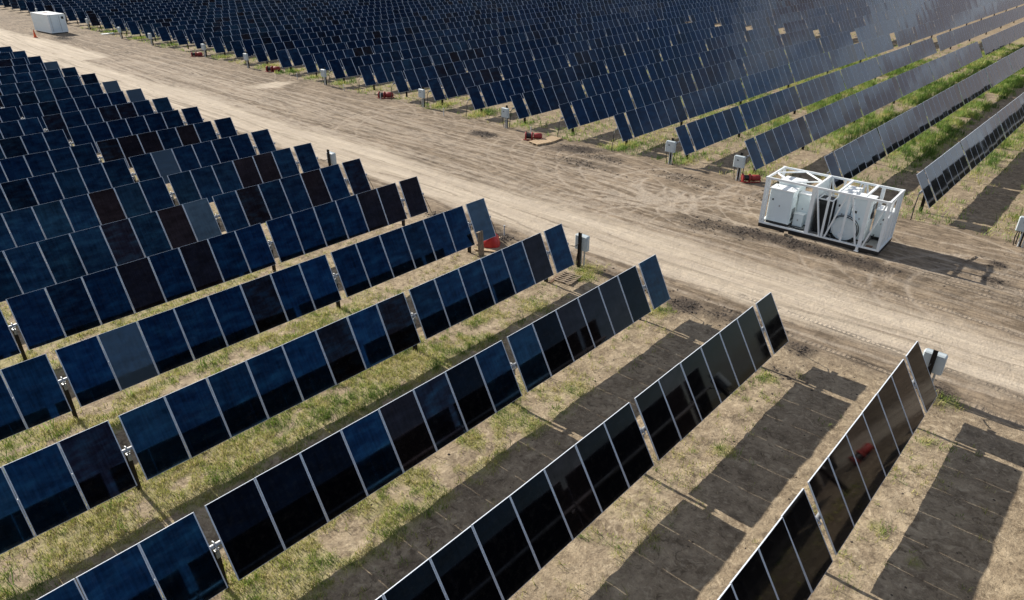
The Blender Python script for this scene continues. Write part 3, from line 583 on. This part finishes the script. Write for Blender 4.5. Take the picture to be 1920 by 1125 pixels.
# ------------------------------------------------------------------ closed white container, far left
def container():
    root=empty('closed_container',(12.2,129.9,0),-1.50); tag(root,'closed white ribbed container far away at the upper left, behind the orange cone','container')
    Lc,Wc,Hc=6.06,2.44,2.75
    b=MB(); b.b2((.1,.1,0),(Lc-.1,Wc-.1,.16)); b.build('base_beam',M['black'],root)
    w=MB(); n=24
    def corr(p0,p1,nrm):
        vs=[];d=.035
        for i in range(n*4+1):
            t=i/(n*4); ph=i%4; o=d if ph in(1,2) else 0
            x=p0[0]+(p1[0]-p0[0])*t-nrm[0]*o; y=p0[1]+(p1[1]-p0[1])*t-nrm[1]*o
            vs+=[(x,y,.26),(x,y,Hc-.1)]
        w.add(vs,[(2*i,2*i+2,2*i+3,2*i+1) for i in range(n*4)])
    corr((.1,.03),(Lc-.1,.03),(0,-1)); corr((Lc-.1,Wc-.03),(.1,Wc-.03),(0,1)); corr((.03,Wc-.1),(.03,.1),(-1,0)); w.build('wall',M['cab'],root)
    f=MB()
    for u in(0,Lc-.12):
        for v in(0,Wc-.12): f.b2((u,v,.16),(u+.12,v+.12,Hc))
    for v in(0,Wc-.1): f.b2((.12,v,.16),(Lc-.12,v+.1,.26)); f.b2((.12,v,Hc-.1),(Lc-.12,v+.1,Hc))
    for u in(0,Lc-.1): f.b2((u,.12,.16),(u+.1,Wc-.12,.26)); f.b2((u,.12,Hc-.1),(u+.1,Wc-.12,Hc))
    f.build('frame',M['white'],root)
    r=MB(); r.b2((.1,.1,Hc-.05),(Lc-.1,Wc-.1,Hc-.02)); r.build('roof',M['white'],root)
    for v0,v1 in((.12,1.3),(1.31,Wc-.12)):
        d=MB(); d.b2((Lc-.075,v0,.26),(Lc-.03,v1,Hc-.1)); dd=d.build('door',M['cab'],root)
        h=MB(); h.tube([(Lc+.0,v0+.25,.3),(Lc+.0,v0+.25,Hc-.15)],.02,6); h.build('lock_bar',M['galv'],dd)
    h=MB(); h.b2((Lc-.045,1.9,2.05),(Lc+.01,2.2,2.4)); h.build('vent',M['black'],root)
    h=MB(); h.b2((1.6,1.0,Hc-.02),(2.6,1.6,Hc+.02)); h.build('roof_hatch',M['rust'],root)
container()
def cone(loc,label):
    root=empty('traffic_cone',loc); tag(root,label,'traffic cone')
    b=MB(); b.box((0,0,.03),(.5,.5,.05)); b.build('base',M['orange'],root)
    c=MB(); n=14; prof=[(.0,.19),(.35,.15),(.36,.15),(.5,.125),(.51,.12),(1.0,.05),(1.02,.0)]; 
    vs=[(r*math.cos(2*math.pi*i/n),r*math.sin(2*math.pi*i/n),.05+z) for z,r in prof for i in range(n)]
    c.add(vs,[(j*n+i,j*n+(i+1)%n,(j+1)*n+(i+1)%n,(j+1)*n+i) for j in range(len(prof)-1) for i in range(n)],0,True); c.build('body',M['orange'],root)
cone((9.9,122.2,0),'orange cone standing before the closed white container at the upper left')
# ------------------------------------------------------------------ pallets, reels, sheet, stubs
def pallet(loc,rz,label,mat='wood',nb=7,rx=0,size=(1.2,1.0),gapf=.55):
    root=empty('wooden_pallet',loc); root.rotation_euler=(rx,0,rz); tag(root,label,'pallet','wooden pallets')
    sx,sy=size; p=sx/nb
    for i in range(nb):
        b=MB(); b.b2((-sx/2+i*p,-sy/2,.10),(-sx/2+i*p+p*gapf,sy/2,.122)); b.build('deck_board',M[mat],root)
    for y in(-sy/2+.04,0,sy/2-.04):
        b=MB(); b.b2((-sx/2,y-.04,.012),(sx/2,y+.04,.0995)); b.build('stringer',M[mat],root)
    return root
def reel(loc,rz,label,s=1.0):
    # fallen red drum: two flanges with spokes, wound black core, a strap and lug
    root=empty('red_reel',loc,rz); tag(root,label,'red reel','red reels and bundles on the ground'); root.scale=(s,s,s)
    def disc(x,r,th,mat,name,n=20,z=.2):
        m=MB(); m.tube([(x,0,z),(x+th*.2,0,z),(x+th*.8,0,z),(x+th,0,z)],[r*.93,r,r,r*.93],n); return m.build(name,M[mat],root)
    for x in(-.42,-.05): disc(x,.22,.09,'red','flange')
    disc(-.33,.15,.28,'cable','wound_cable')
    m=MB(); m.tube([(.08,0,.2),(.14,0,.2),(.5,.02,.2),(.58,.02,.2)],[.12,.17,.17,.11],16); m.build('drum',M['red'],root)
    m=MB(); m.tube([(-.5,-.2,.03),(-.3,-.28,.03),(.1,-.25,.03),(.5,-.22,.03),(.62,0,.04),(.55,.22,.03)],.03,6); m.build('handle',M['red'],root)
    m=MB(); m.tube([(-.2,.26,.03),(.1,.3,.03),(.35,.24,.035),(.2,.14,.03)],.03,6); m.build('loose_cable',M['cable'],root)
    return root
reel((18.35,14.75,.02),-.9,'red reel bundle on the ground between the grey box and the white skid',1.15)
pallet((16.35,30.3,.01),-.25,'pale new pallet under the red reels left of the bright green clump','wood',6,0,(1.5,1.1),.8)
pallet((17.6,30.2,.0),.1,'pale pallet lying just behind the one with red reels','wood',6,0,(1.2,1.0),.8)
reel((16.6,31.4,.02),-.9,'red reel bundle lying beside two pale pallets across the road',1.3)
reel((18.4,51.4,.0),-.9,'red reel bundle alone, third from the white skid',1.4)
reel((18.6,71.6,.0),-.9,'red reel bundle alone, fourth from the white skid',1.5)
reel((17.8,88.1,.0),-.6,'farthest red reel bundle, left of a grey box',1.3)
for x,y,l in((17.6,34.0-1.6,'pale conduit stub standing near the two pale pallets'),(17.3,42.0,'pale conduit stub between two grey boxes, by the fifth grass clump'),(17.6,51.0,'pale conduit stub next to the third red bundle'),(17.8,57.0,'pale conduit stub left of the third red bundle'),(17.9,65.5,'pale conduit stub near the pale gravel patch'),(.95+.35,4*PITCH+.1,'pale conduit stub beside the red dome by the near rows')):
    root=empty('conduit_stub',(x,y,0)); tag(root,l,'conduit','pale conduit stubs'); s_=MB(); s_.tube([(0,0,-.1),(0,0,.5),(.01,0,.56)],.035,8); s_.build('pipe',M['pvc'],root); s_=MB(); s_.tube([(.01,0,.56),(.01,0,.61)],.048,8); s_.build('cap',M['pvc'],root)
pl=MB(); pl.cbox((-.9,-.45,0),(.9,.45,.03),.02); o=pl.build('white_sheet',M['sheet'],loc=(18.6,125.4-7,.05)); tag(o,'flat white sheet lying on the ground right of the closed container','sheet')
pl=MB(); pl.cbox((-.9,-.4,0),(.9,.4,.03),.02); o=pl.build('white_sheet',M['wood'],loc=(19.3,146,.05)); o.name='plywood_sheet'; tag(o,'pale plywood sheet lying left of the closed container at the top left','sheet')
# red dome with timber by row five of the near block
root=empty('red_tarp_bundle',(.05,19.75,.0)); tag(root,'red domed tarp bundle on the soil under the fifth near row end','tarp')
m=MB(); n=22; rows=8; rr=random.Random(4); vs=[]
for j in range(rows):
    t=j/(rows-1); R=.50*math.cos(t*1.45)**.7; z=.60*math.sin(t*1.5)
    for i in range(n):
        a=2*math.pi*i/n; k=1+.10*math.sin(a*3+t*2)+.05*math.sin(a*7+j)+rr.uniform(-.02,.02); vs.append((R*k*math.cos(a),R*k*math.sin(a)*.85,z*(1+.05*math.sin(a*2))))
m.add(vs,[(j*n+i,j*n+(i+1)%n,(j+1)*n+(i+1)%n,(j+1)*n+i) for j in range(rows-1) for i in range(n)]+[tuple((rows-1)*n+i for i in range(n))],0,True); m.build('tarp',M['tarp'],root)
m=MB(); m.tube([(-.02,0,.57),(0,0,.63),(.02,.0,.67)],[.08,.06,.03],8); m.build('knot',M['red'],root)
def plank(loc,rz,ln,label,rx=0,w=.13,mat='wood'):
    o_=MB(); o_.cbox((-ln/2,-w/2,0),(ln/2,w/2,.035),.006); o=o_.build('timber_plank',M[mat],loc=loc); o.rotation_euler=(0,rx,rz); tag(o,label,'plank','loose timber planks')
plank((-.75,19.45,.04),-1.1,1.1,'pale plank lying just left of the red domed bundle')
plank((.7,19.95,.05),.2,.75,'short pale plank lying just right of the red domed bundle')
pallet((-1.25,4*PITCH-.62,.62),0.05,'upright pale pallet leaning on the post left of the red domed bundle','woodg',3,math.pi/2-.05,(.42,1.25),.8)
pallet((-.45,14.45,.0),.15,'old grey slatted pallet lying under the end of the fourth near row','woodg',6,0,(1.1,.9),.38)
plank((-1.0,14.85,.03),.2,.8,'brown plank behind the slatted pallet at the fourth near row',0,.14,'rust')
plank((14.5,1.5,.02),-.2,1.1,'thin plank on bare dirt right of the white skid',0,.07,'woodg')
# red reel seen only as a reflection in the nearest row
reel((1.8,-5.7,.0),.6,'red reel lying out of frame, mirrored in the nearest tracker row',.95)
# ------------------------------------------------------------------ camera, sky, sun
cam=bpy.data.cameras.new('camera'); co_=bpy.data.objects.new('camera',cam); COL.objects.link(co_)
Mx=Matrix.Identity(4)
for i in range(3): Mx[i][0],Mx[i][1],Mx[i][2],Mx[i][3]=CR[i],CU[i],-CD[i],CAM[i]
co_.matrix_world=Mx; cam.sensor_width=36; cam.lens=FPX/1920*36; cam.clip_end=5000; cam.clip_start=.1; S.camera=co_
EL=math.atan(1/1.678); SD=Vector((-.012*math.sin(EL),math.cos(EL),math.sin(EL))).normalized()
sl=bpy.data.lights.new('sun','SUN'); sl.energy=5.0; sl.angle=math.radians(.55); sl.color=(1,.94,.845)
so=bpy.data.objects.new('sun',sl); COL.objects.link(so); so.rotation_euler=SD.to_track_quat('Z','Y').to_euler()
wd=bpy.data.worlds.new('World'); S.world=wd; wd.use_nodes=True; t=wd.node_tree; bg=t.nodes['Background']
sky=t.nodes.new('ShaderNodeTexSky'); sky.sky_type='NISHITA'; sky.sun_disc=False; sky.sun_elevation=EL; sky.sun_rotation=math.radians(0); sky.air_density=1.0; sky.dust_density=.6; sky.ozone_density=2.5
def wn(ty,**k):
    x=t.nodes.new(ty)
    for a,v in k.items(): setattr(x,a,v)
    return x
def wmath(op,a,b,cl=False):
    x=wn('ShaderNodeMath',operation=op,use_clamp=cl)
    for i_,q_ in enumerate((a,b)):
        if hasattr(q_,'links'): t.links.new(q_,x.inputs[i_])
        else: x.inputs[i_].default_value=q_
    return x.outputs[0]
def wramp(f,a,b,lo,hi):
    x=wn('ShaderNodeMapRange',interpolation_type='SMOOTHSTEP'); t.links.new(f,x.inputs[0])
    for i_,v in enumerate((a,b,lo,hi)): x.inputs[i_+1].default_value=v
    return x.outputs[0]
tc=wn('ShaderNodeTexCoord'); mp=wn('ShaderNodeMapping'); mp.inputs['Scale'].default_value=(1.7,1.7,6.0); t.links.new(tc.outputs['Generated'],mp.inputs[0])
nz=wn('ShaderNodeTexNoise'); nz.inputs['Scale'].default_value=2.0; nz.inputs['Detail'].default_value=7; nz.inputs['Roughness'].default_value=.6; t.links.new(mp.outputs[0],nz.inputs[0])
sp=wn('ShaderNodeSeparateXYZ'); t.links.new(tc.outputs['Generated'],sp.inputs[0])
east=wramp(sp.outputs[0],.86,.985,-.04,.40)                  # thicker bright cloud towards the far right horizon
high=wramp(sp.outputs[2],.30,.55,0,.15)                 # cloud added high up to brighten what the far left panels mirror
cl=wramp(wmath('ADD',nz.outputs[0],wmath('ADD',east,high)),.42,.78,0,.85)
mx=wn('ShaderNodeMix',data_type='RGBA'); t.links.new(cl,mx.inputs[0]); t.links.new(sky.outputs[0],mx.inputs[6]); 
nz2=wn('ShaderNodeTexNoise'); nz2.inputs['Scale'].default_value=3.1; nz2.inputs['Detail'].default_value=3; t.links.new(mp.outputs[0],nz2.inputs[0])
mc=wn('ShaderNodeMix',data_type='RGBA'); t.links.new(wramp(nz2.outputs[0],.42,.58,0,1),mc.inputs[0]); mc.inputs[6].default_value=(3.7,3.2,3.3,1); mc.inputs[7].default_value=(5.9,6.3,6.9,1); t.links.new(mc.outputs[2],mx.inputs[7])
t.links.new(mx.outputs[2],bg.inputs['Color']); bg.inputs['Strength'].default_value=.082
S.view_settings.view_transform='Standard'; S.view_settings.look='None'; S.view_settings.exposure=.53; S.view_settings.gamma=1
S.cycles.max_bounces=6; S.cycles.glossy_bounces=3
